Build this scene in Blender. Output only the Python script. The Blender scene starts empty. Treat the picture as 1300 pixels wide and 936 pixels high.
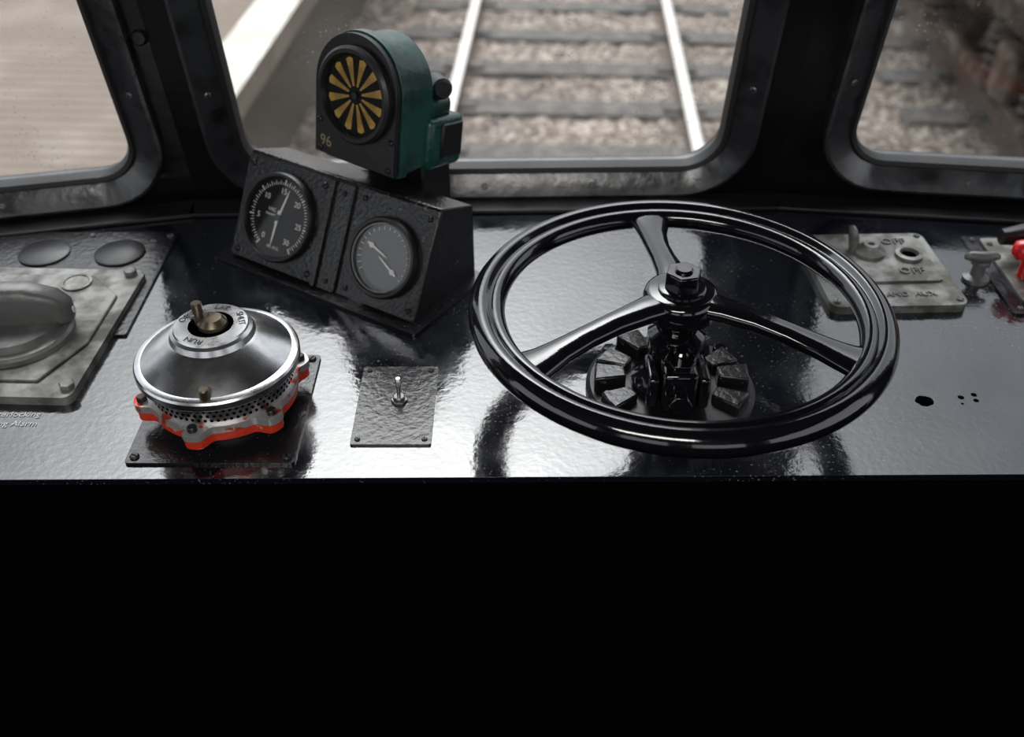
import bpy, bmesh, math, random
from mathutils import Vector, Matrix
random.seed(4)
sc=bpy.context.scene
COL=sc.collection
try:
    sc.view_settings.view_transform='Standard'
    sc.view_settings.look='None'
except Exception as e: print(e)

# ------------------------------------------------------------------ materials
MATS={}
def mat(name,color,rough=0.5,metal=0.0,ior=1.5,bump=0.0,bscale=60,var=None,vscale=20,vlo=0.45,vhi=0.6,
        rvar=0.0,coat=0.0,detail=6,vdetail=8,spec=0.5,big=None):
    if name in MATS: return MATS[name]
    m=bpy.data.materials.new(name); m.use_nodes=True
    nt=m.node_tree; b=nt.nodes['Principled BSDF']
    b.inputs['Base Color'].default_value=(*color,1)
    b.inputs['Roughness'].default_value=rough
    b.inputs['Metallic'].default_value=metal
    b.inputs['IOR'].default_value=ior
    b.inputs['Specular IOR Level'].default_value=spec
    b.inputs['Coat Weight'].default_value=coat
    b.inputs['Coat Roughness'].default_value=0.06
    tc=nt.nodes.new('ShaderNodeTexCoord')
    L=nt.links.new
    if bump>0:
        n=nt.nodes.new('ShaderNodeTexNoise'); n.inputs['Scale'].default_value=bscale; n.inputs['Detail'].default_value=detail
        L(tc.outputs['Object'],n.inputs['Vector'])
        bp=nt.nodes.new('ShaderNodeBump'); bp.inputs['Strength'].default_value=bump; bp.inputs['Distance'].default_value=0.002
        L(n.outputs['Fac'],bp.inputs['Height']); L(bp.outputs['Normal'],b.inputs['Normal'])
    if var is not None:
        n2=nt.nodes.new('ShaderNodeTexNoise'); n2.inputs['Scale'].default_value=vscale; n2.inputs['Detail'].default_value=vdetail
        L(tc.outputs['Object'],n2.inputs['Vector'])
        cr=nt.nodes.new('ShaderNodeValToRGB')
        cr.color_ramp.elements[0].position=vlo; cr.color_ramp.elements[1].position=vhi
        cr.color_ramp.elements[0].color=(*color,1); cr.color_ramp.elements[1].color=(*var,1)
        src=n2.outputs['Fac']
        if big:
            n4=nt.nodes.new('ShaderNodeTexNoise'); n4.inputs['Scale'].default_value=big; n4.inputs['Detail'].default_value=3
            L(tc.outputs['Object'],n4.inputs['Vector'])
            ma=nt.nodes.new('ShaderNodeMath'); ma.operation='MULTIPLY_ADD'; ma.inputs[1].default_value=0.35; L(n4.outputs['Fac'],ma.inputs[0])
            mb=nt.nodes.new('ShaderNodeMath'); mb.operation='SUBTRACT'; L(n2.outputs['Fac'],mb.inputs[0]); mb.inputs[1].default_value=0.175
            L(mb.outputs[0],ma.inputs[2]); src=ma.outputs[0]
        L(src,cr.inputs['Fac']); L(cr.outputs['Color'],b.inputs['Base Color'])
    if rvar>0:
        n3=nt.nodes.new('ShaderNodeTexNoise'); n3.inputs['Scale'].default_value=18; n3.inputs['Detail'].default_value=8
        L(tc.outputs['Object'],n3.inputs['Vector'])
        mr=nt.nodes.new('ShaderNodeMapRange'); mr.inputs['From Min'].default_value=0.35; mr.inputs['From Max'].default_value=0.7
        mr.inputs['To Min'].default_value=rough; mr.inputs['To Max'].default_value=rough+rvar
        L(n3.outputs['Fac'],mr.inputs['Value']); L(mr.outputs['Result'],b.inputs['Roughness'])
    MATS[name]=m; return m

M_desk=mat('desk_gloss_paint',(0.005,0.006,0.010),rough=0.06,ior=1.98,bump=0.10,bscale=130,detail=3,var=(0.16,0.16,0.165),vscale=330,vlo=0.665,vhi=0.73,vdetail=2,rvar=0.13,big=5)
M_plate=mat('plate_black_paint',(0.008,0.008,0.010),rough=0.24,ior=1.55,bump=0.35,bscale=160,detail=4,var=(0.10,0.10,0.10),vscale=300,vlo=0.68,vhi=0.73,vdetail=2)
M_wheel=mat('wheel_gloss_black',(0.005,0.005,0.007),rough=0.07,ior=1.75,bump=0.10,bscale=70,detail=3,rvar=0.06)
M_cons=mat('console_thick_paint',(0.006,0.006,0.007),rough=0.20,ior=1.55,bump=0.5,bscale=210,detail=5,rvar=0.15,var=(0.07,0.068,0.062),vscale=120,vlo=.66,vhi=.70)
M_blk=mat('black_satin',(0.008,0.008,0.009),rough=0.33,bump=0.2,bscale=90,rvar=0.15)
M_wall=mat('cab_black_paint',(0.004,0.004,0.005),rough=0.28,ior=1.5,bump=0.3,bscale=60,detail=3,rvar=0.1)
M_matt=mat('matt_black',(0.001,0.001,0.001),rough=0.9,spec=0.02)
M_frame=mat('window_frame_paint',(0.022,0.023,0.027),rough=0.20,ior=1.9,bump=0.35,bscale=60,var=(0.006,0.006,0.006),vscale=30,vlo=0.5,vhi=0.66,rvar=0.2)
M_rub=mat('rubber',(0.01,0.01,0.01),rough=0.6)
M_alu=mat('worn_aluminium',(0.27,0.27,0.255),rough=0.42,metal=0.5,bump=0.6,bscale=90,var=(0.10,0.098,0.085),vscale=35,vlo=0.42,vhi=0.62,rvar=0.2)
M_grey=mat('grey_painted_casting',(0.13,0.13,0.127),rough=0.42,metal=0.3,bump=0.5,bscale=90,var=(0.22,0.22,0.21),vscale=30,vlo=0.45,vhi=0.7)
M_chr=mat('polished_steel',(0.74,0.74,0.75),rough=0.22,metal=1.0,bump=0.12,bscale=60,rvar=0.15,var=(0.50,0.49,0.48),vscale=30,vlo=0.5,vhi=0.7)
M_brs=mat('dull_brass',(0.17,0.14,0.10),rough=0.35,metal=0.9,bump=0.3)
M_cream=mat('cream_stencil',(0.25,0.21,0.12),rough=0.6)
M_org=mat('orange_paint',(0.52,0.035,0.012),rough=0.35,bump=0.5,bscale=150,var=(0.30,0.28,0.26),vscale=90,vlo=0.6,vhi=0.64)
M_chip=mat('chipped_white_metal',(0.45,0.44,0.43),rough=0.35,metal=0.6,bump=0.5,var=(0.45,0.05,0.02),vscale=60,vlo=0.56,vhi=0.62)
M_red=mat('red_paint',(0.60,0.012,0.015),rough=0.25,ior=1.6)
M_grn=mat('green_hammer_paint',(0.006,0.062,0.046),rough=0.22,ior=1.6,bump=0.35,bscale=120,var=(0.004,0.032,0.026),vscale=25,rvar=0.12)
M_yel=mat('faded_yellow',(0.58,0.36,0.07),rough=0.5,var=(0.36,0.21,0.04),vscale=60)
M_wht=mat('white_paint',(0.75,0.75,0.73),rough=0.5)
M_dial=mat('dial_black',(0.008,0.008,0.009),rough=0.6,spec=.2)
M_dial2=mat('dial_grey',(0.075,0.08,0.085),rough=0.3,ior=1.7)
M_hole=mat('dark_hole',(0.001,0.001,0.001),rough=0.9,spec=0.0)
M_scr=mat('screw_steel',(0.2,0.2,0.2),rough=0.35,metal=0.8)
M_rust=mat('rusty_iron',(0.055,0.036,0.025),rough=0.8,bump=0.8,bscale=30,var=(0.14,0.105,0.08),vscale=8)
M_spring=mat('dusty_spring',(0.075,0.063,0.052),rough=0.8)

def fres(nt,ior):
    L=nt.links.new
    ge=nt.nodes.new('ShaderNodeNewGeometry'); mr=nt.nodes.new('ShaderNodeMapRange')
    mr.inputs['To Min'].default_value=ior; mr.inputs['To Max'].default_value=1.0/ior
    L(ge.outputs['Backfacing'],mr.inputs['Value'])
    fr=nt.nodes.new('ShaderNodeFresnel'); L(mr.outputs[0],fr.inputs[0]); return fr
def glass_mat():
    m=bpy.data.materials.new('windscreen_glass'); m.use_nodes=True; nt=m.node_tree; nt.nodes.clear(); L=nt.links.new
    out=nt.nodes.new('ShaderNodeOutputMaterial'); tr=nt.nodes.new('ShaderNodeBsdfTransparent'); tr.inputs[0].default_value=(0.95,0.96,0.955,1)
    gl=nt.nodes.new('ShaderNodeBsdfGlossy'); gl.inputs['Roughness'].default_value=0.02
    fr=fres(nt,1.4)
    mx=nt.nodes.new('ShaderNodeMixShader'); L(fr.outputs[0],mx.inputs[0]); L(tr.outputs[0],mx.inputs[1]); L(gl.outputs[0],mx.inputs[2])
    df=nt.nodes.new('ShaderNodeBsdfDiffuse'); df.inputs[0].default_value=(0.3,0.29,0.27,1)
    tl=nt.nodes.new('ShaderNodeBsdfTranslucent'); tl.inputs[0].default_value=(0.3,0.29,0.27,1)
    ad=nt.nodes.new('ShaderNodeMixShader'); L(df.outputs[0],ad.inputs[1]); L(tl.outputs[0],ad.inputs[2])
    tc=nt.nodes.new('ShaderNodeTexCoord')
    v=nt.nodes.new('ShaderNodeTexVoronoi'); v.inputs['Scale'].default_value=150; L(tc.outputs['Object'],v.inputs['Vector'])
    n=nt.nodes.new('ShaderNodeTexNoise'); n.inputs['Scale'].default_value=9; n.inputs['Detail'].default_value=5; L(tc.outputs['Object'],n.inputs['Vector'])
    lt=nt.nodes.new('ShaderNodeMapRange'); lt.inputs['From Min'].default_value=0.10; lt.inputs['From Max'].default_value=0.24
    lt.inputs['To Min'].default_value=0.7; lt.inputs['To Max'].default_value=0.0; L(v.outputs['Distance'],lt.inputs['Value'])
    nm=nt.nodes.new('ShaderNodeMapRange'); nm.inputs['From Min'].default_value=0.42; nm.inputs['From Max'].default_value=0.75
    nm.inputs['To Min'].default_value=0.0; nm.inputs['To Max'].default_value=1.0; L(n.outputs['Fac'],nm.inputs['Value'])
    mu=nt.nodes.new('ShaderNodeMath'); mu.operation='MULTIPLY'; L(lt.outputs[0],mu.inputs[0]); L(nm.outputs[0],mu.inputs[1])
    hz=nt.nodes.new('ShaderNodeMath'); hz.operation='MULTIPLY'; hz.inputs[1].default_value=0.16; L(nm.outputs[0],hz.inputs[0])
    sm=nt.nodes.new('ShaderNodeMath'); sm.operation='ADD'; sm.use_clamp=True; L(mu.outputs[0],sm.inputs[0]); L(hz.outputs[0],sm.inputs[1])
    m2=nt.nodes.new('ShaderNodeMixShader'); L(sm.outputs[0],m2.inputs[0]); L(mx.outputs[0],m2.inputs[1]); L(ad.outputs[0],m2.inputs[2])
    L(m2.outputs[0],out.inputs[0]); return m
M_glass=glass_mat()
def lens_mat():
    m=bpy.data.materials.new('gauge_glass'); m.use_nodes=True; nt=m.node_tree; nt.nodes.clear(); L=nt.links.new
    out=nt.nodes.new('ShaderNodeOutputMaterial'); tr=nt.nodes.new('ShaderNodeBsdfTransparent'); tr.inputs[0].default_value=(0.95,0.95,0.95,1)
    gl=nt.nodes.new('ShaderNodeBsdfGlossy'); gl.inputs['Roughness'].default_value=0.03
    fr=fres(nt,1.4)
    mx=nt.nodes.new('ShaderNodeMixShader'); L(fr.outputs[0],mx.inputs[0]); L(tr.outputs[0],mx.inputs[1]); L(gl.outputs[0],mx.inputs[2])
    L(mx.outputs[0],out.inputs[0]); return m
M_lens=lens_mat()

# ------------------------------------------------------------------ helpers
I4=Matrix.Identity(4)
def finish(name,bm,m,parent=None,M=None,smooth=True,bevel=0.0,seg=2,angle=35):
    bmesh.ops.recalc_face_normals(bm,faces=bm.faces[:])
    me=bpy.data.meshes.new(name); bm.to_mesh(me); bm.free()
    ob=bpy.data.objects.new(name,me); COL.objects.link(ob)
    me.materials.append(m)
    if parent: ob.parent=parent
    ob.matrix_basis=(M or I4)
    if bevel>0:
        md=ob.modifiers.new('bevel','BEVEL'); md.width=bevel; md.segments=seg; md.limit_method='ANGLE'; md.angle_limit=math.radians(30)
        md.harden_normals=False
    if smooth:
        for p in me.polygons: p.use_smooth=True
        try: me.set_sharp_from_angle(angle=math.radians(angle))
        except Exception: pass
    return ob
def empty(name,loc=(0,0,0),rotz=0,M=None):
    e=bpy.data.objects.new(name,None); COL.objects.link(e); e.empty_display_size=0.05
    e.matrix_basis=M if M else Matrix.Translation(loc)@Matrix.Rotation(rotz,4,'Z')
    return e
def T(x,y,z): return Matrix.Translation((x,y,z))
def RX(a): return Matrix.Rotation(math.radians(a),4,'X')
def RY(a): return Matrix.Rotation(math.radians(a),4,'Y')
def RZ(a): return Matrix.Rotation(math.radians(a),4,'Z')
def box(name,x0,x1,y0,y1,z0,z1,m,parent=None,M=None,bevel=0.0,seg=2):
    bm=bmesh.new(); bmesh.ops.create_cube(bm,size=1)
    for v in bm.verts:
        v.co=Vector((x0+(v.co.x+.5)*(x1-x0),y0+(v.co.y+.5)*(y1-y0),z0+(v.co.z+.5)*(z1-z0)))
    return finish(name,bm,m,parent,M,bevel=bevel,seg=seg)
def lathe(name,prof,m,parent=None,M=None,segs=64,closed=False,angle=35,bevel=0):
    bm=bmesh.new(); rings=[]
    for r,z in prof:
        if r<1e-6: rings.append([bm.verts.new((0,0,z))])
        else: rings.append([bm.verts.new((r*math.cos(2*math.pi*i/segs),r*math.sin(2*math.pi*i/segs),z)) for i in range(segs)])
    pairs=list(zip(rings,rings[1:]))
    if closed: pairs.append((rings[-1],rings[0]))
    for a,b in pairs:
        for i in range(segs):
            j=(i+1)%segs
            if len(a)==1 and len(b)==1: continue
            if len(a)==1: bm.faces.new((a[0],b[i],b[j]))
            elif len(b)==1: bm.faces.new((a[i],a[j],b[0]))
            else: bm.faces.new((a[i],a[j],b[j],b[i]))
    return finish(name,bm,m,parent,M,angle=angle,bevel=bevel)
def cyl(name,r,z0,z1,m,parent=None,M=None,segs=32,bv=0.0):
    bv=min(bv,r*.5)
    p=[(0,z0),(r,z0),(r,z1-bv),(r-bv,z1),(0,z1)] if bv>0 else [(0,z0),(r,z0),(r,z1),(0,z1)]
    return lathe(name,p,m,parent,M,segs)
def disc(name,r,z,m,parent,M,segs=64):
    bm=bmesh.new(); bm.faces.new([bm.verts.new((r*math.cos(2*math.pi*i/segs),r*math.sin(2*math.pi*i/segs),z)) for i in range(segs)])
    me=bpy.data.meshes.new(name); bm.to_mesh(me); bm.free(); ob=bpy.data.objects.new(name,me); COL.objects.link(ob); me.materials.append(m)
    ob.parent=parent; ob.matrix_basis=M; return ob
def poly_prism(name,outer,holes,z0,z1,m,parent=None,M=None,fmap=None,bevel=0.0,smooth=True):
    bm=bmesh.new(); edges=[]
    for loop in [outer]+holes:
        vs=[bm.verts.new((x,y,z0)) for x,y in loop]
        for i in range(len(vs)): edges.append(bm.edges.new((vs[i],vs[(i+1)%len(vs)])))
    bmesh.ops.triangle_fill(bm,use_beauty=True,use_dissolve=False,edges=edges)
    r=bmesh.ops.extrude_face_region(bm,geom=bm.faces[:])
    for v in r['geom']:
        if isinstance(v,bmesh.types.BMVert): v.co.z=z1
    if fmap:
        for v in bm.verts: v.co=Vector(fmap(v.co.x,v.co.y,v.co.z))
    return finish(name,bm,m,parent,M,bevel=bevel,smooth=smooth)
def rrect(x0,x1,y0,y1,r,off=0.0,n=8):
    x0-=off;x1+=off;y0-=off;y1+=off; r=max(r+off,0.001)
    pts=[]
    for cx,cy,a0 in ((x1-r,y1-r,0),(x0+r,y1-r,90),(x0+r,y0+r,180),(x1-r,y0+r,270)):
        for k in range(n+1):
            a=math.radians(a0+90*k/n); pts.append((cx+r*math.cos(a),cy+r*math.sin(a)))
    return pts
def circ(cx,cy,r,n=32,jit=0): 
    return [(cx+(r+random.uniform(-jit,jit))*math.cos(2*math.pi*i/n),cy+(r+random.uniform(-jit,jit))*math.sin(2*math.pi*i/n)) for i in range(n)]
def rings(name,loops,m,parent=None,M=None,close=False,cap=False,angle=35):
    bm=bmesh.new(); R=[[bm.verts.new(p) for p in lp] for lp in loops]; n=len(R[0])
    prs=list(zip(R,R[1:]))
    if close: prs.append((R[-1],R[0]))
    for a,b in prs:
        for i in range(n):
            j=(i+1)%n; bm.faces.new((a[i],a[j],b[j],b[i]))
    if cap: bm.faces.new(R[0]); bm.faces.new(list(reversed(R[-1])))
    return finish(name,bm,m,parent,M,angle=angle)
def loft(name,secs,m,parent=None,M=None,n=20,p=2.6,angle=60):
    loops=[]
    for c,s,u in secs:
        c=Vector(c);s=Vector(s);u=Vector(u); lp=[]
        for i in range(n):
            a=2*math.pi*i/n; ca,sa=math.cos(a),math.sin(a)
            lp.append(c+s*(math.copysign(abs(ca)**(2/p),ca))+u*(math.copysign(abs(sa)**(2/p),sa)))
        loops.append(lp)
    return rings(name,loops,m,parent,M,cap=True,angle=angle)
def text(name,body,size,m,parent,M,ext=0.0003,align='CENTER'):
    cu=bpy.data.curves.new(name,'FONT'); cu.body=body; cu.size=size; cu.extrude=ext; cu.align_x=align; cu.align_y='CENTER'
    ob=bpy.data.objects.new(name,cu); COL.objects.link(ob); cu.materials.append(m); ob.parent=parent; ob.matrix_basis=M; return ob
def screw(name,r,parent,M,m=None,h=0.0025):
    m=m or M_scr
    lathe(name,[(0,0),(r,0),(r,h*.5),(r*.7,h),(0,h)],m,parent,M,segs=16)
    box(name+'_slot',-r*.75,r*.75,-r*.12,r*.12,h*.9,h*1.08,M_hole,parent,M@RZ(random.uniform(0,180)))
def hexn(name,r,z0,z1,m,parent,M,n=6,bevel=0.0012):
    return poly_prism(name,[(r*math.cos(2*math.pi*i/n),r*math.sin(2*math.pi*i/n)) for i in range(n)],[],z0,z1,m,parent,M,bevel=bevel)

# ------------------------------------------------------------------ cab shell
RK=math.tan(math.radians(12))
A=Vector((-1.30,0.977)); B=Vector((-0.42,1.180)); C=Vector((0.35,1.199)); D=Vector((1.30,1.082))
def pmap(p0,p1):
    e=(p1-p0).normalized(); nn=Vector((e.y,-e.x))
    def f(s,z,d):
        q=p0+e*s+nn*d
        return (q.x,q.y-RK*(z-.04),z)
    return f,(p1-p0).length
f1,l1=pmap(A,B); f2,l2=pmap(B,C); f3,l3=pmap(C,D)
wf=empty('wall_front')
wins=[(f1,l1,(0.20,l1-0.055,0.045,0.66),0.055),(f2,l2,(0.072,l2-0.075,0.04,0.66),0.055),(f3,l3,(0.078,0.80,0.056,0.66),0.055)]
for i,(f,l,(s0,s1,z0,z1),r) in enumerate(wins):
    poly_prism('front_panel_%d'%(i+1),[(0,-.06),(l,-.06),(l,.95),(0,.95)],[rrect(s0,s1,z0,z1,r)],-0.04,0.0,M_wall,wf,fmap=f)
    w=empty('window_%d'%(i+1))
    prof=[(0.036,0.0),(0.036,0.018),(0.034,0.022),(0.030,0.0225),(0.004,0.006),(0.001,0.003),(0.0,0.0),(0.0,-0.035)]
    loops=[[f(x,y,d) for x,y in rrect(s0,s1,z0,z1,r,o-0.0005)] for o,d in prof]
    rings('frame',loops,M_frame,w,angle=25)
    loops=[[f(x,y,d) for x,y in rrect(s0,s1,z0,z1,r,o)] for o,d in [(0.003,0.004),(-0.001,0.008),(-0.006,0.004),(-0.008,-0.006),(-0.008,-0.014),(-0.001,-0.014)]]
    rings('rubber_gasket',loops,M_rub,w,close=True)
    bm=bmesh.new(); bm.faces.new([bm.verts.new(f(x,y,-0.010)) for x,y in rrect(s0,s1,z0,z1,r,-0.003)])
    finish('pane',bm,M_glass,w,smooth=False)
    pts=[]; k=0
    n=int((s1-s0)/0.13)
    for j in range(n+1):
        pts.append((s0+0.03+(s1-s0-0.06)*j/n,z0-0.017,0,1)); pts.append((s0+0.03+(s1-s0-0.06)*j/n,z1+0.017,0,-1))
    for j in range(1,5):
        pts.append((s0-0.017,z0+(z1-z0)*j/5,1,0)); pts.append((s1+0.017,z0+(z1-z0)*j/5,-1,0))
    for (x,y,tx,ty) in pts:
        # frame chamfer point: depth falls towards the opening
        d0=0.0142; g=0.64*.01
        P=Vector(f(x,y,d0)); Q=Vector(f(x+.01,y,d0-g*tx)); U=Vector(f(x,y+.01,d0-g*ty))
        ex=(Q-P).normalized(); up=(U-P).normalized(); nz=ex.cross(up).normalized(); up=nz.cross(ex)
        Mx=Matrix.Translation(P)@Matrix((ex,up,nz)).transposed().to_4x4()
        screw('frame_screw_%d'%k,0.0042,w,Mx,M_scr,h=0.002); k+=1
for nm,p0,p1 in (('l',A,B),('c',B,C),('r',C,D)):
    e=(p1-p0).normalized(); nn=Vector((e.y,-e.x)); q=[p0+nn*.004,p1+nn*.004,p1+nn*.045,p0+nn*.045]
    poly_prism('desk_rear_strip_'+nm,[(v.x,v.y) for v in q],[],0.0003,0.006,M_blk,wf,bevel=0.0015)  # rear trim strip of the desk, grouped under the front wall
P=Vector(f1(l1-0.008,0.235,0.0)); 
lathe('pillar_bolt',[(0,-.004),(0.009,-.004),(0.009,.004),(0.007,.007),(0,.007)],M_blk,wf,T(P.x,P.y,P.z)@RX(78))
FL=-0.80; CE=0.95
poly_prism('wall_left',[( -1.3,FL),(1.2,FL),(1.2,CE),(-1.3,CE)],[rrect(-0.9,0.75,0.0,0.75,0.05)],0,0.04,M_wall,fmap=lambda x,y,z:(-1.30-z,x,y))
poly_prism('wall_right',[( -1.3,FL),(1.2,FL),(1.2,CE),(-1.3,CE)],[rrect(-0.9,0.75,0.0,0.75,0.05)],0,0.04,M_wall,fmap=lambda x,y,z:(1.30+z,x,y))
poly_prism('wall_back',[(-1.34,FL),(1.34,FL),(1.34,CE),(-1.34,CE)],[rrect(-1.1,-0.2,0.0,0.8,0.05),rrect(0.2,1.1,0.0,0.8,0.05)],0,0.04,M_wall,fmap=lambda x,y,z:(x,-1.30-z,y))
box('floor',-1.34,1.34,-1.34,1.3,FL-0.04,FL,M_matt)
box('ceiling',-1.34,1.34,-1.34,1.3,CE,CE+0.04,M_blk)
fill=empty('added_fill_light',(-.15,-.25,CE))  # added fill light, out of view, brightens surfaces facing the camera
box('fill_light_tray',-.42,.42,-.16,.16,-.03,0,M_blk,fill,bevel=.004)  # invented tray that carries the added fill light
ld=bpy.data.lights.new('fill_light_area','AREA'); ld.shape='RECTANGLE'; ld.size=.76; ld.size_y=.26; ld.energy=9.5; ld.color=(1,.97,.93)
lo=bpy.data.objects.new('fill_light_area',ld); COL.objects.link(lo); lo.parent=fill; lo.matrix_basis=T(0,0,-.034)

# ------------------------------------------------------------------ desk
desk=empty('control_desk')
outer=[(-1.29,.6475),(1.29,.6675),(1.29,1.075),(0.35,1.194),(-0.42,1.175),(-1.29,.975)]
holes=[circ(.4135,.7665,.0092,20,.0008),circ(.452,.772,.0032,12),circ(.4665,.776,.003,12),circ(.4655,.767,.0028,12),circ(.450,.762,.0015,8)]
holes[0]=[(x,.7665+(y-.7665)*.9) for x,y in holes[0]]
poly_prism('desk_top',outer,holes,-0.007,0.0,M_desk,desk,bevel=0.0015)
poly_prism('desk_underframe',[(-1.28,.656),(1.28,.676),(1.28,.96),(-1.28,.96)],[],-0.05,-0.0085,M_matt,desk)
box('desk_front',-1.28,1.28,.70,.72,FL,-0.05,M_matt,desk)

# ------------------------------------------------------------------ handwheel
hw=empty('handbrake_wheel',(0.16,0.785,0))
prof=[(0.2005,0.093),(0.2018,0.098),(0.2005,0.104),(0.1970,0.1085),(0.1925,0.1115),(0.1885,0.1120),(0.1850,0.1105),(0.1825,0.1070),(0.1810,0.1065),(0.1790,0.1085),(0.1750,0.1088),(0.1705,0.1060),(0.1670,0.100),
      (0.167,0.094),(0.172,0.088),(0.180,0.084),(0.190,0.084),(0.197,0.088)]
lathe('rim',prof,M_wheel,hw,segs=128,closed=True,angle=50)
for k,ang in enumerate((93,212,331)):
    a=math.radians(ang); d=Vector((math.cos(a),math.sin(a),0)); sd=Vector((-d.y,d.x,0)); secs=[]
    for t,w,h,z,lat in ((0.0,.020,.008,.112,0),(.022,.0185,.009,.1125,0),(.045,.015,.0095,.111,.001),(.075,.0125,.009,.108,.003),(.105,.0125,.0085,.104,.004),(.135,.0145,.0085,.100,.003),(.155,.018,.0085,.098,.001),(.172,.023,.0085,.097,0)):
        c=d*t+sd*lat*(1 if k!=1 else -1)+Vector((0,0,z)); secs.append((c,sd*w,Vector((0,0,h))))
    loft('spoke_%d'%(k+1),secs,M_wheel,hw,p=2.3)
lathe('hub',[(0,.092),(.030,.092),(.035,.097),(.036,.114),(.034,.1195),(.030,.1215),(0,.1215)],M_wheel,hw,segs=48,angle=50)
lathe('washer',[(0,.1215),(.0225,.1215),(.0225,.124),(.021,.125),(0,.125)],M_wheel,hw)
hexn('hub_nut',.0175,.124,.142,M_wheel,hw,RZ(12),n=6,bevel=.0015)
cyl('stud_end',.0085,.142,.145,M_wheel,hw,bv=.0015)
cyl('column',.017,0.0,.095,M_wheel,hw)
lathe('column_boss',[(0,.0),(.040,.0),(.040,.016),(.032,.022),(.027,.030),(.025,.055),(.028,.060),(.028,.072),(.020,.078),(0,.078)],M_wheel,hw,segs=40)
lathe('base_plate',[(0,0),(.085,0),(.085,.005),(.081,.008),(0,.008)],M_blk,hw,segs=64)
for k in range(12):
    a=2*math.pi*k/12
    if k in (8,9,10): continue
    poly_prism('dog_lug_%d'%k,[(.046,-.008),(.076,-.0135),(.078,.0135),(.046,.008)],[],.006,.018 if k%2 else .024,M_plate,hw,RZ(math.degrees(a)),bevel=.002)
box('clevis_block',-.017,.017,-.052,-.015,.012,.058,M_wheel,hw,bevel=.004)
box('clevis_ear_l',-.030,-.019,-.048,-.005,.014,.050,M_wheel,hw,bevel=.003)
box('clevis_ear_r',.019,.030,-.048,-.005,.014,.050,M_wheel,hw,bevel=.003)
hexn('lock_nut',.0155,0,.012,M_wheel,hw,T(0,-.034,.056)@RX(8))
cyl('lock_stud',.008,0,.022,M_wheel,hw,T(0,-.034,.056)@RX(8),bv=.002)
hexn('cross_nut',.012,0,.012,M_wheel,hw,T(0,-.052,.030)@RX(90))
for k,(x,y) in enumerate(((-.058,.050),(.058,.050),(.064,-.028),(-.064,-.028))):
    hexn('base_bolt_%d'%k,.008,.008,.016,M_wheel,hw,T(x,y,0))

# ------------------------------------------------------------------ gauge console
P1=Vector((-.343,1.042,0)); e=Vector((.845,-.535,0)).normalized(); bk=Vector((.535,.845,0)).normalized()
W=.277
Mc=Matrix.Translation(P1)@Matrix((e,bk,Vector((0,0,1)))).transposed().to_4x4()
gc=empty('gauge_console',M=Mc)
bm=bmesh.new()
sec=[(0,0),(.062,.115),(.066,.116),(.120,.096),(.122,.092),(.123,0)]
a=[bm.verts.new((0,y,z)) for y,z in sec]; b=[bm.verts.new((W,y,z)) for y,z in sec]
bm.faces.new(a); bm.faces.new(list(reversed(b)))
for i in range(len(sec)):
    j=(i+1)%len(sec); bm.faces.new((a[i],a[j],b[j],b[i]))
finish('casing',bm,M_cons,gc,bevel=.003)
poly_prism('foot_flange',rrect(-.014,W+.014,-.016,.128,.006),[],0,.004,M_plate,gc,bevel=.001)
sl=math.hypot(.062,.115); ang=math.degrees(math.atan2(.115,.062))
Mf=RX(ang)
poly_prism('gauge_plate',rrect(.004,.130,.006,sl-.003,.004),[],0,.005,M_cons,gc,Mf,bevel=.001)
poly_prism('cover_strip',rrect(.137,.163,.004,sl-.003,.002),[],0,.004,M_cons,gc,Mf,bevel=.001)
poly_prism('centre_bead',rrect(.131,.137,.004,sl-.003,.001),[],0,.008,M_cons,gc,Mf,bevel=.001)
for k,(x,y) in enumerate(((.012,.014),(.122,.014),(.012,sl-.012),(.122,sl-.012))): screw('plate_screw_%d'%k,.004,gc,Mf@T(x,y,.005),M_blk)
for k,(x,y) in enumerate(((.150,.014),(.150,sl-.014))): screw('strip_screw_%d'%k,.003,gc,Mf@T(x,y,.004),M_blk)
def gauge(pref,cx,cy,R,z,dial,M):
    Mg=M@T(cx,cy,z)
    lathe(pref+'_bezel',[(R,-.002),(R,.006),(R-.002,.009),(R-.005,.009),(R-.007,.005),(R-.007,-.002)],M_blk,gc,Mg,segs=64)
    lathe(pref+'_dial',[(0,.0),(R-.006,.0),(R-.006,.002),(0,.002)],dial,gc,Mg,segs=64)
    disc(pref+'_glass',R-.0065,.0062,M_lens,gc,Mg)
    return Mg
Mg=gauge('vacuum_gauge',.067,.066,.053,.005,M_dial,Mf)
for i in range(61):
    a=math.radians(235-290*i/60)
    L_=.0065 if i%10==0 else (.005 if i%2==0 else .003)
    wd=.0008 if i%10==0 else .0004
    box('tick_%d'%i,-wd,wd,0,L_,.002,.0025,M_wht,gc,Mg@T(.0385*math.cos(a),.0385*math.sin(a),0)@RZ(math.degrees(a)-90))
for i,tx in enumerate(('0','5','10','15','20','25','30')):
    a=math.radians(235-290*i/6.0)
    text('num_'+tx,tx,.0095,M_wht,gc,Mg@T(.031*math.cos(a),.031*math.sin(a),.0023),.0001)
text('legend_a','VAC',.0060,M_wht,gc,Mg@T(-.012,.007,.0023),.0001)
text('legend_b','IN. H.G.',.0055,M_wht,gc,Mg@T(0,-.036,.0023),.0001)
text('legend_c','TRAIN PIPE',.0040,M_wht,gc,Mg@T(-.011,.001,.0023),.0001)
for k,an in enumerate((75,-95)):
    poly_prism('needle_%d'%k,[(-.008,-.0018),(.026,-.0010),(.036,0),(.026,.0010),(-.008,.0018)],[],.0032+.0008*k,.0038+.0008*k,M_wht,gc,Mg@RZ(an))
cyl('needle_boss',.004,.002,.0055,M_blk,gc,Mg)
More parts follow.
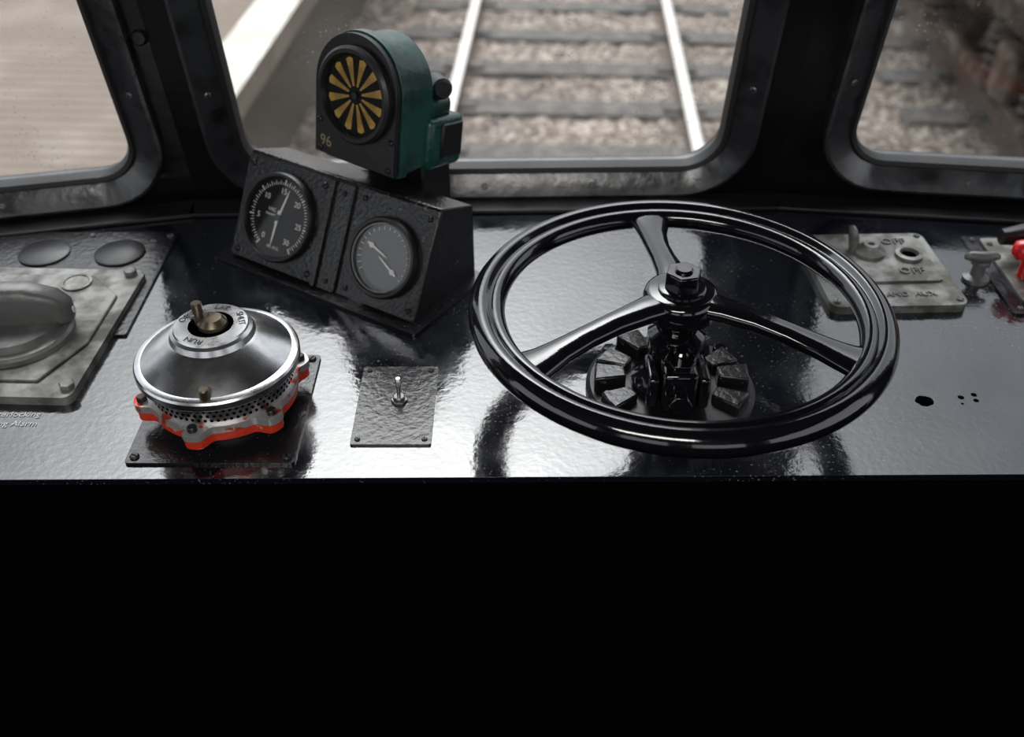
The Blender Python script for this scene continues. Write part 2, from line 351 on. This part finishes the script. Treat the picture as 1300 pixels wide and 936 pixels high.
lathe('ammeter_trim',[(.0385,.009),(.0385,.0100),(.0368,.0100),(.0368,.009)],M_grey,gc,Mf@T(.220,.062,.0005),segs=64,closed=True)
Mg=gauge('ammeter_gauge',.220,.062,.046,.001,M_dial2,Mf)
for i in range(21):
    a=math.radians(215-250*i/20)
    box('atick_%d'%i,-.0004,.0004,0,.004,.002,.0025,M_wht,gc,Mg@T(.031*math.cos(a),.031*math.sin(a),0)@RZ(math.degrees(a)-90))
for k,(an,ox,oy) in enumerate(((-20,-.018,.010),(150,.016,-.012))):
    poly_prism('aneedle_%d'%k,[(-.006,-.0014),(.020,-.0010),(.026,0),(.020,.0010),(-.006,.0014)],[],.0032,.0038,M_wht,gc,Mg@T(ox,oy,0)@RZ(an))
    lathe('aboss_%d'%k,[(0,.003),(.0032,.003),(.0032,.0042),(0,.0042)],M_wht,gc,Mg@T(ox,oy,0),segs=16)
for k,(x,y) in enumerate(((.176,.014),(.266,.014),(.176,sl-.012),(.266,sl-.012))): screw('meter_screw_%d'%k,.0035,gc,Mf@T(x,y,0),M_blk)

# ------------------------------------------------------------------ sunflower indicator
O=Vector((-.179,1.027,.131)); e2=Vector((math.cos(math.radians(-37)),math.sin(math.radians(-37)),0)); b2=Vector((-e2.y,e2.x,0))
tl=math.radians(10); u2=(b2*math.sin(tl)+Vector((0,0,math.cos(tl)))).normalized(); n2=e2.cross(u2).normalized()
Mi=Matrix.Translation(O)@Matrix((e2,u2,n2)).transposed().to_4x4()
wi=empty('warning_indicator',M=Mi)
def arch(w,y0,yc,n=24):
    pts=[(-w,y0),(w,y0)]
    for i in range(n+1):
        a=math.pi*i/n; pts.append((w*math.cos(a),yc+w*math.sin(a)))
    return pts
poly_prism('front_plate',arch(.0605,0.0,.082),[],-.008,0,M_blk,wi,bevel=.002)
poly_prism('hood_lip',arch(.0625,-.002,.082),[],-.020,-.008,M_grn,wi,bevel=.003)
poly_prism('housing',arch(.058,.002,.082),[],-.062,-.018,M_grn,wi,bevel=.006)
lathe('bezel',[(.053,0),(.053,.007),(.050,.010),(.046,.010),(.0435,.004),(.0435,0)],M_blk,wi,T(.003,.078,0),segs=64)
lathe('dial',[(0,.0),(.044,.0),(.044,.002),(0,.002)],M_dial,wi,T(.003,.078,0),segs=64)
for k in range(12):
    a=360*k/12+15
    poly_prism('petal_%d'%k,[(.010,-.0010),(.039,-.0048),(.041,0),(.039,.0048),(.010,.0010)],[],.002,.003,M_yel,wi,T(.003,.078,0)@RZ(a))
cyl('dial_boss',.004,.002,.005,M_blk,wi,T(.003,.078,0))
disc('dial_glass',.044,.0045,M_lens,wi,T(.003,.078,0))
box('relay_case',-.055,.064,-.004,.055,-.115,-.055,M_grn,wi,bevel=.007,seg=3)
box('relay_top',-.045,.055,.050,.076,-.105,-.055,M_grn,wi,bevel=.010,seg=3)
box('side_cover',.062,.067,.008,.048,-.110,-.074,M_blk,wi,bevel=.002)
cyl('cable_gland',.012,0,.028,M_blk,wi,T(.035,.086,-.092)@RY(60),bv=.003)
text('stock_number','96',.018,M_cream,wi,T(-.043,.015,.0006),.0003)
for k,(x,y) in enumerate(((-.052,.006),(.052,.006),(-.053,.038),(.055,.038))): screw('face_screw_%d'%k,.0035,wi,T(x,y,0),M_blk)
iv=Mi.inverted()
bx=box('stand',-.045,.045,-.02,.03,0.0005,.128,M_blk,wi,bevel=.003)
bx.matrix_basis=iv@(Matrix.Translation((-.128,1.095,0))@RZ(-37))
bx=box('stand_plate',-.055,.055,-.075,.030,.122,.130,M_blk,wi,bevel=.002)
bx.matrix_basis=iv@(Matrix.Translation((-.128,1.095,0))@RZ(-37))

# ------------------------------------------------------------------ brake valve (left)
bv=empty('brake_valve',(-.281,.757,0))
poly_prism('mounting_plate',rrect(-.079,.079,-.084,.082,.004),[],0,.003,M_plate,bv,bevel=.0008)
for k,(x,y) in enumerate(((-.071,-.076),(.071,-.076),(-.071,.074),(.071,.074))): screw('plate_screw_%d'%k,.0045,bv,T(x,y,.003),M_blk)
cyl('pedestal',.058,.003,.020,M_blk,bv,segs=48)
def lobed(r0,lr,angs,n=144):
    pts=[]
    for i in range(n):
        a=2*math.pi*i/n; r=r0
        for g in angs:
            dlt=(a-math.radians(g)+math.pi)%(2*math.pi)-math.pi
            r=max(r,r0+lr*math.exp(-(dlt/.16)**4))
        pts.append((r*math.cos(a),r*math.sin(a)))
    return pts
lug=(205,262,318,25,90,145)
poly_prism('orange_flange',lobed(.070,.013,lug),[],.018,.028,M_org,bv,bevel=.0015)
poly_prism('flange_rim',lobed(.0715,.013,lug),[],.028,.036,M_chip,bv,bevel=.0015)
for k,g in enumerate(lug):
    a=math.radians(g); cyl('flange_bolt_%d'%k,.0048,.036,.041,M_blk,bv,T(.0765*math.cos(a),.0765*math.sin(a),0),segs=12,bv=.001)
cyl('drum',.068,.036,.062,M_chr,bv,segs=96)
bm=bmesh.new()
for row in range(4):
    for i in range(72):
        a=2*math.pi*(i+.5*(row%2))/72
        Mx=RZ(math.degrees(a))@T(.0683,0,.0405+.0052*row)@RY(90)
        bmesh.ops.create_circle(bm,cap_ends=True,segments=8,radius=.0017,matrix=Mx)
finish('drum_perforations',bm,M_hole,bv,smooth=False)
lathe('cap',[(.068,.058),(.076,.058),(.0775,.060),(.0775,.066),(.076,.068),(.072,.0695),(.0705,.0695),(.043,.090),(.040,.0915),(.038,.097),(.035,.099),(0,.099)],M_chr,bv,segs=96,angle=25)
lathe('legend_ring',[(.020,.099),(.035,.099),(.034,.101),(.021,.101)],M_chr,bv,segs=48)
for k,(tx,an) in enumerate((('OPEN',150),('SHUT',20),('LAP',80),('RUN',250))):
    text('legend_%d'%k,tx,.009,M_blk,bv,RZ(an-90)@T(0,.0275,.1012),.0002)
lathe('hub_recess',[(0,.0992),(.020,.0992),(.020,.1002),(0,.1002)],M_hole,bv)
lathe('spindle',[(0,.099),(.014,.099),(.0135,.104),(.009,.109),(0,.110)],M_brs,bv,T(.002,0,0))
cyl('spindle_pin',.0050,.10,.124,M_brs,bv,T(-.010,0.002,0),segs=16,bv=.001)
box('spindle_key',-.009,.009,-.003,.003,.108,.113,M_scr,bv,T(-.010,.002,0)@RZ(20),bevel=.001)
cyl('index_pin',.005,.064,.080,M_brs,bv,T(.006,-.070,0),segs=16,bv=.001)

# ------------------------------------------------------------------ toggle switch
ts=empty('toggle_switch',(-.1155,.7595,0))
poly_prism('plate',rrect(-.0385,.0385,-.060,.060,.002),[],0,.0022,M_plate,ts,bevel=.0005)
for k,(x,y) in enumerate(((-.032,-.053),(.032,-.053),(-.032,.053),(.032,.053))): screw('screw_%d'%k,.0028,ts,T(x,y,.0022),M_blk,h=.0015)
hexn('ring_nut',.0085,.0022,.0050,M_scr,ts,T(.003,.004,0),bevel=.0005)
cyl('bush',.006,.005,.009,M_scr,ts,T(.003,.004,0),bv=.001)
loft('lever',[((.003,.004,.008),(.0018,0,0),(0,.0018,0)),((.003,.005,.018),(.0022,0,0),(0,.0022,0)),((.003,.0065,.026),(.0034,0,0),(0,.0034,0)),((.003,.007,.029),(.0022,0,0),(0,.0022,0))],M_chr,ts,p=2)

# ------------------------------------------------------------------ reverser (far left)
rv=empty('reverser_controller',(-.53,.88,0))
poly_prism('backing_plate',rrect(-.125,.110,-.005,.215,.003),[],0,.003,M_plate,rv,bevel=.0008)
poly_prism('cast_plate',rrect(-.11,.096,-.118,.118,.010),[],0,.010,M_alu,rv,RZ(-2),bevel=.002)
poly_prism('raised_land',[(-.09,-.095),(.055,-.095),(.082,-.03),(.082,.06),(.04,.100),(-.09,.100)],[],.010,.013,M_alu,rv,RZ(-2),bevel=.0015)
lathe('turret',[(0,.010),(.060,.010),(.060,.018),(.057,.021),(.050,.022),(.048,.030),(0,.030)],M_grey,rv,T(.000,-.018,0),segs=64)
loft('grip',[((.062,-.004,.034),(0,.003,0),(0,0,.004)),((.059,-.004,.036),(0,.010,0),(0,0,.013)),((.048,-.005,.040),(0,.014,0),(0,0,.019)),((.020,-.008,.045),(0,.016,0),(0,0,.024)),((-.03,-.016,.048),(0,.017,0),(0,0,.026)),((-.08,-.026,.048),(0,.017,0),(0,0,.024)),((-.12,-.034,.044),(0,.014,0),(0,0,.018)),((-.13,-.036,.042),(0,.006,0),(0,0,.006))],M_grey,rv,p=3.6,angle=50)
cyl('index_mark',.0035,0,.0008,M_wht,rv,T(.0625,-.004,.036)@RY(80))
lathe('maker_badge',[(0,.013),(.017,.013),(.017,.015),(.014,.0155),(.013,.0145),(0,.0145)],M_alu,rv,T(.030,.082,0))
lathe('rear_disc',[(0,.003),(.030,.003),(.030,.005),(.028,.006),(0,.006)],M_blk,rv,T(.052,.163,0),segs=48)
lathe('rear_disc_b',[(0,.003),(.030,.003),(.030,.005),(.028,.006),(0,.006)],M_blk,rv,T(-.040,.163,0),segs=48)
for k,(x,y) in enumerate(((.084,-.104),(.084,.106),(-.095,.106),(-.095,-.104))): hexn('bolt_%d'%k,.008,.010,.016,M_alu,rv,T(x,y,0))
for k,(x,y) in enumerate(((.102,.205),(.005,.205),(.085,.190))): screw('rear_screw_%d'%k,.004,rv,T(x,y,.003))
text('label_line_a','Reverser Interlocking',.0105,M_wht,rv,T(.066,-.135,.0006),.0001,'RIGHT')
text('label_line_b','brake Warning Alarm',.0105,M_wht,rv,T(.068,-.149,.0006),.0001,'RIGHT')

# ------------------------------------------------------------------ isolating switch panel (right)
ip=empty('isolating_switch_panel',(.433,1.0,0),math.radians(2))
poly_prism('cast_plate',rrect(-.078,.078,-.080,.078,.012),[],0,.010,M_alu,ip,bevel=.002)
poly_prism('inner_land',rrect(-.066,.066,-.034,.066,.008),[],.010,.013,M_alu,ip,bevel=.0015)
for k,(tx,x,y) in enumerate((('OFF',.034,.052),('OFF',.034,-.014),('ON',-.038,-.014))):
    text('word_%d'%k,tx,.017,M_grey,ip,T(x,y,.0132),.0015)
text('word_low','MAIN  AND  AUX',.012,M_grey,ip,T(0,-.058,.0102),.0013)
lathe('key_socket',[(0,.013),(.016,.013),(.016,.017),(.011,.018),(.010,.0135),(0,.0135)],M_alu,ip,T(.042,.020,0))
cyl('socket_hole',.009,.0136,.0142,M_hole,ip,T(.042,.020,0))
lathe('rotary_boss',[(0,.013),(.018,.013),(.018,.017),(.013,.020),(.009,.026),(.004,.026),(.004,.022),(0,.022)],M_alu,ip,T(-.003,.028,0))
loft('key_tab',[((-.020,.036,.013),(.005,0,0),(0,.006,0)),((-.022,.038,.030),(.006,0,0),(0,.008,0)),((-.024,.039,.040),(.004,0,0),(0,.009,0)),((-.024,.039,.043),(.002,0,0),(0,.004,0))],M_alu,ip)
for k,(x,y) in enumerate(((-.070,-.070),(.070,-.070),(-.070,.070),(.070,.070))): screw('screw_%d'%k,.004,ip,T(x,y,.010))

dc=empty('drain_cock',(.546,.990,0))
lathe('body',[(0,0),(.015,0),(.015,.004),(.008,.007),(.007,.020),(.011,.022),(.011,.026),(.006,.028),(0,.028)],M_grey,dc)
loft('wing_handle',[((-.020,0,.031),(0,.003,0),(0,0,.003)),((-.014,0,.032),(0,.005,0),(0,0,.006)),((0,0,.031),(0,.007,0),(0,0,.006)),((.014,0,.032),(0,.005,0),(0,0,.006)),((.020,0,.031),(0,.003,0),(0,0,.003))],M_grey,dc,p=2)

el=empty('emergency_lever',(.66,1.0,0))
poly_prism('plate',rrect(-.098,.10,-.085,.085,.004),[],0,.003,M_plate,el,bevel=.0008)
poly_prism('steel_plate',rrect(-.080,.08,-.065,.075,.004),[],.003,.006,M_alu,el,bevel=.0008)
for k,(x,y) in enumerate(((-.088,-.075),(-.088,.075),(-.072,.06),(-.072,-.055))): screw('screw_%d'%k,.0035,el,T(x,y,.006 if k>1 else .003))
lathe('pivot',[(0,.006),(.026,.006),(.026,.020),(.018,.026),(0,.026)],M_blk,el,T(-.02,.005,0))
loft('lever_arm',[((-.083,-.012,.040),(0,.003,0),(0,0,.004)),((-.078,-.012,.041),(0,.011,0),(0,0,.011)),((-.055,-.008,.040),(0,.014,0),(0,0,.013)),((-.02,.003,.034),(0,.012,0),(0,0,.011)),((.03,.02,.034),(0,.010,0),(0,0,.009)),((.034,.02,.034),(0,.004,0),(0,0,.004))],M_red,el,p=2.2)
box('red_collar',-.085,-.055,-.035,-.024,.020,.038,M_red,el,RZ(10),bevel=.003)
loft('black_grip',[((-.078,.030,.034),(0,.009,0),(0,0,.009)),((-.045,.034,.036),(0,.013,0),(0,0,.013)),((.02,.038,.036),(0,.013,0),(0,0,.013)),((.03,.038,.034),(0,.006,0),(0,0,.006))],M_blk,el)
cyl('red_stem',.006,.006,.034,M_red,el,T(-.062,-.012,0))

# ------------------------------------------------------------------ outside
HD=-math.radians(2.93)
RT=-1.92
def ground_mat(name,c1,c2,c3,scale):
    m=bpy.data.materials.new(name); m.use_nodes=True; nt=m.node_tree; L=nt.links.new; b=nt.nodes['Principled BSDF']
    tc=nt.nodes.new('ShaderNodeTexCoord'); v=nt.nodes.new('ShaderNodeTexVoronoi'); v.inputs['Scale'].default_value=scale
    L(tc.outputs['Object'],v.inputs['Vector'])
    sp=nt.nodes.new('ShaderNodeSeparateColor'); L(v.outputs['Color'],sp.inputs[0])
    cr=nt.nodes.new('ShaderNodeValToRGB'); el_=cr.color_ramp.elements
    el_[0].color=(*c1,1); el_[1].color=(*c3,1); el_[0].position=0.1; el_[1].position=0.95
    q=el_.new(0.6); q.color=(*c2,1)
    L(sp.outputs[0],cr.inputs[0])
    n=nt.nodes.new('ShaderNodeTexNoise'); n.inputs['Scale'].default_value=1.3; n.inputs['Detail'].default_value=4; L(tc.outputs['Object'],n.inputs['Vector'])
    mr=nt.nodes.new('ShaderNodeMapRange'); mr.inputs['From Min'].default_value=.3; mr.inputs['From Max'].default_value=.7; mr.inputs['To Min'].default_value=.7; mr.inputs['To Max'].default_value=1.2
    L(n.outputs['Fac'],mr.inputs[0])
    mx=nt.nodes.new('ShaderNodeVectorMath'); mx.operation='SCALE'; L(cr.outputs[0],mx.inputs[0]); L(mr.outputs[0],mx.inputs['Scale'])
    L(mx.outputs[0],b.inputs['Base Color']); b.inputs['Roughness'].default_value=.85
    bp=nt.nodes.new('ShaderNodeBump'); bp.invert=True; bp.inputs['Strength'].default_value=1; bp.inputs['Distance'].default_value=.03
    L(v.outputs['Distance'],bp.inputs['Height']); L(bp.outputs['Normal'],b.inputs['Normal'])
    return m
M_bal=ground_mat('ballast_stones',(0.13,0.10,0.082),(0.27,0.222,0.185),(0.50,0.435,0.375),26)
M_slp=mat('weathered_sleeper',(0.125,0.117,0.110),rough=.9,bump=.6,bscale=20,var=(0.18,0.165,0.15),vscale=9,spec=.2)
M_rail=mat('rail_head_steel',(0.66,0.63,0.60),rough=.45,metal=.3)
M_web=mat('rail_web_rust',(0.15,0.11,0.085),rough=.8)
M_plat=mat('platform_surface',(0.21,0.172,0.142),rough=.9,bump=.5,bscale=8,var=(0.265,0.225,0.19),vscale=3,spec=.2)
M_line=mat('platform_edge_white',(0.60,0.575,0.53),rough=.8,var=(0.48,0.45,0.40),vscale=5)
M_brick=mat('platform_wall_brick',(0.14,0.12,0.10),rough=.9,bump=.5,bscale=10)
RM=Matrix.Translation((0.058,0,0))@Matrix.Rotation(HD,4,'Z')
bm=bmesh.new(); bmesh.ops.create_grid(bm,x_segments=400,y_segments=400,size=1)
for v in bm.verts:
    v.co.x*=12; v.co.y=v.co.y*20+16; v.co.z=random.uniform(-.02,.02)
finish('ground',bm,M_bal,None,RM@T(0,0,RT-.145))
def track(name,xoff,rusty):
    tr=empty(name,M=RM@T(xoff,0,RT))
    for k,x in enumerate((-.7525,.7525)):
        sec=[(-.035,0),(.035,0),(.036,-.03),(.010,-.045),(.010,-.125),(.065,-.14),(.065,-.15),(-.065,-.15),(-.065,-.14),(-.010,-.125),(-.010,-.045),(-.036,-.03)]
        poly_prism('rail_%d'%k,sec,[],0,40,M_web,tr,T(x,-5,0),fmap=lambda a,b,c:(a,c,b))
        box('railhead_%d'%k,x-.033,x+.033,-5,35,.0,.004,M_web if rusty else M_rail,tr)
    for i in range(44):
        y=-2+.68*i+.08
        box('sleeper_%d'%i,-1.28,1.28,y-.12,y+.12,-.27,-.118,M_slp,tr,bevel=.01)
        for s in (-.7525,.7525):
            if i<30: box('chair_%d'%i,s-.14,s+.14,y-.07,y+.07,-.118,-.095,M_slp,tr)
    return tr
track('railway_track',0,False)
track('railway_track',3.45,True)
pf=empty('platform',M=RM@T(0,0,RT))
box('platform_wall',-9,-1.72,-6,36,-.35,.80,M_brick,pf)
box('platform_slab',-9,-1.40,-6,36,.80,.915,M_plat,pf)
box('edge_line',-1.62,-1.395,-6,36,.915,.921,M_line,pf)
M_joint=mat('paving_joint',(0.175,0.142,0.117),rough=.9)
for i in range(230):
    box('paving_joint_%d'%i,-7,-1.62,-4+.08*i,-4+.08*i+.010,.915,.9165,M_joint,pf)
wb=empty('wagon_bogie',M=RM@T(3.45,6.3,RT+.005))
for k,(y) in enumerate((-.9,.9)):
    for s in (-.75,.75):
        lathe('wheel_%d_%d'%(k,int(s>0)),[(0,-.05),(.12,-.05),(.14,-.02),(.38,-.02),(.40,-.065),(.46,-.065),(.46,.04),(.49,.05),(.49,.07),(.40,.07),(.38,.02),(.14,.02),(.12,.05),(0,.05)],M_rust,wb,T(s,y,.46)@RY(90 if s<0 else -90),segs=48)
    cyl('axle_%d'%k,.075,-.75,.75,M_rust,wb,T(0,y,.46)@RY(90))
    for s in (-1.0,1.0): 
        box('axlebox_%d'%k,s-.12,s+.12,y-.15,y+.15,.33,.62,M_rust,wb,bevel=.03)
for s in (-1.0,1.0):
    box('side_frame',s-.06,s+.06,-1.5,1.5,.66,.86,M_rust,wb,bevel=.02)
    for q,y in enumerate((-1.2,-.6,.6,1.2)):
        cu=bpy.data.curves.new('coil','CURVE'); cu.dimensions='3D'; cu.bevel_depth=.019; cu.bevel_resolution=3
        spn=cu.splines.new('POLY'); N=120; spn.points.add(N-1)
        for i in range(N):
            t=i/(N-1); a=t*2*math.pi*5; spn.points[i].co=(.08*math.cos(a),.08*math.sin(a),.32*t,1)
        o=bpy.data.objects.new('coil_spring_%d'%q,cu); COL.objects.link(o); cu.materials.append(M_spring); o.parent=wb; o.matrix_basis=T(s,y,.36)
        cyl('spring_core',.045,.36,.68,M_rust,wb,T(s,y,0))
        box('spring_seat',s-.13,s+.13,y-.14,y+.14,.32,.36,M_rust,wb)
    box('equaliser_bar',s-.04,s+.04,-1.35,1.35,.22,.32,M_rust,wb,bevel=.02)
    loft('brake_hanger',[((s*.95,-1.5,.70),(.03,0,0),(0,.04,0)),((s*.95,-1.62,.40),(.03,0,0),(0,.05,0)),((s*.95,-1.45,.15),(.03,0,0),(0,.03,0))],M_rust,wb)
box('bolster',-1.1,1.1,-.25,.25,.6,.85,M_rust,wb,bevel=.02)
box('wagon_body',-1.35,1.35,-3.0,3.0,1.0,2.4,M_rust,wb,bevel=.02)
box('body_bearer',-.5,.5,-.5,.5,.85,1.0,M_rust,wb)

# ------------------------------------------------------------------ world / camera
w=bpy.data.worlds.new('overcast'); sc.world=w; w.use_nodes=True; nt=w.node_tree; L=nt.links.new
bg=nt.nodes['Background']; tc=nt.nodes.new('ShaderNodeTexCoord'); sp=nt.nodes.new('ShaderNodeSeparateXYZ'); L(tc.outputs['Generated'],sp.inputs[0])
cr=nt.nodes.new('ShaderNodeValToRGB'); cr.color_ramp.elements[0].position=0.0; cr.color_ramp.elements[0].color=(.30,.31,.32,1)
cr.color_ramp.elements[1].position=1.0; cr.color_ramp.elements[1].color=(.84,.86,.90,1)
q=cr.color_ramp.elements.new(.62); q.color=(.30,.315,.345,1)
L(sp.outputs['Z'],cr.inputs[0])
az=math.radians(-9); ele=math.radians(52)
dp=nt.nodes.new('ShaderNodeVectorMath'); dp.operation='DOT_PRODUCT'; L(tc.outputs['Generated'],dp.inputs[0])
dp.inputs[1].default_value=(math.sin(az)*math.cos(ele),math.cos(az)*math.cos(ele),math.sin(ele))
mxm=nt.nodes.new('ShaderNodeMath'); mxm.operation='MAXIMUM'; L(dp.outputs['Value'],mxm.inputs[0]); mxm.inputs[1].default_value=0
pw=nt.nodes.new('ShaderNodeMath'); pw.operation='POWER'; L(mxm.outputs[0],pw.inputs[0]); pw.inputs[1].default_value=24
ml=nt.nodes.new('ShaderNodeMath'); ml.operation='MULTIPLY'; L(pw.outputs[0],ml.inputs[0]); ml.inputs[1].default_value=3.4
va=nt.nodes.new('ShaderNodeVectorMath'); va.operation='ADD'; L(cr.outputs[0],va.inputs[0]); L(ml.outputs[0],va.inputs[1])
L(va.outputs[0],bg.inputs[0]); bg.inputs[1].default_value=3.3
cd=bpy.data.cameras.new('camera'); cam=bpy.data.objects.new('camera',cd); COL.objects.link(cam)
cam.location=(0,0,.64); cam.rotation_euler=(math.radians(52),0,0); cd.lens=35; cd.sensor_width=36; cd.clip_start=.02
cd.dof.use_dof=True; cd.dof.focus_distance=.93; cd.dof.aperture_fstop=4.5
sc.camera=cam
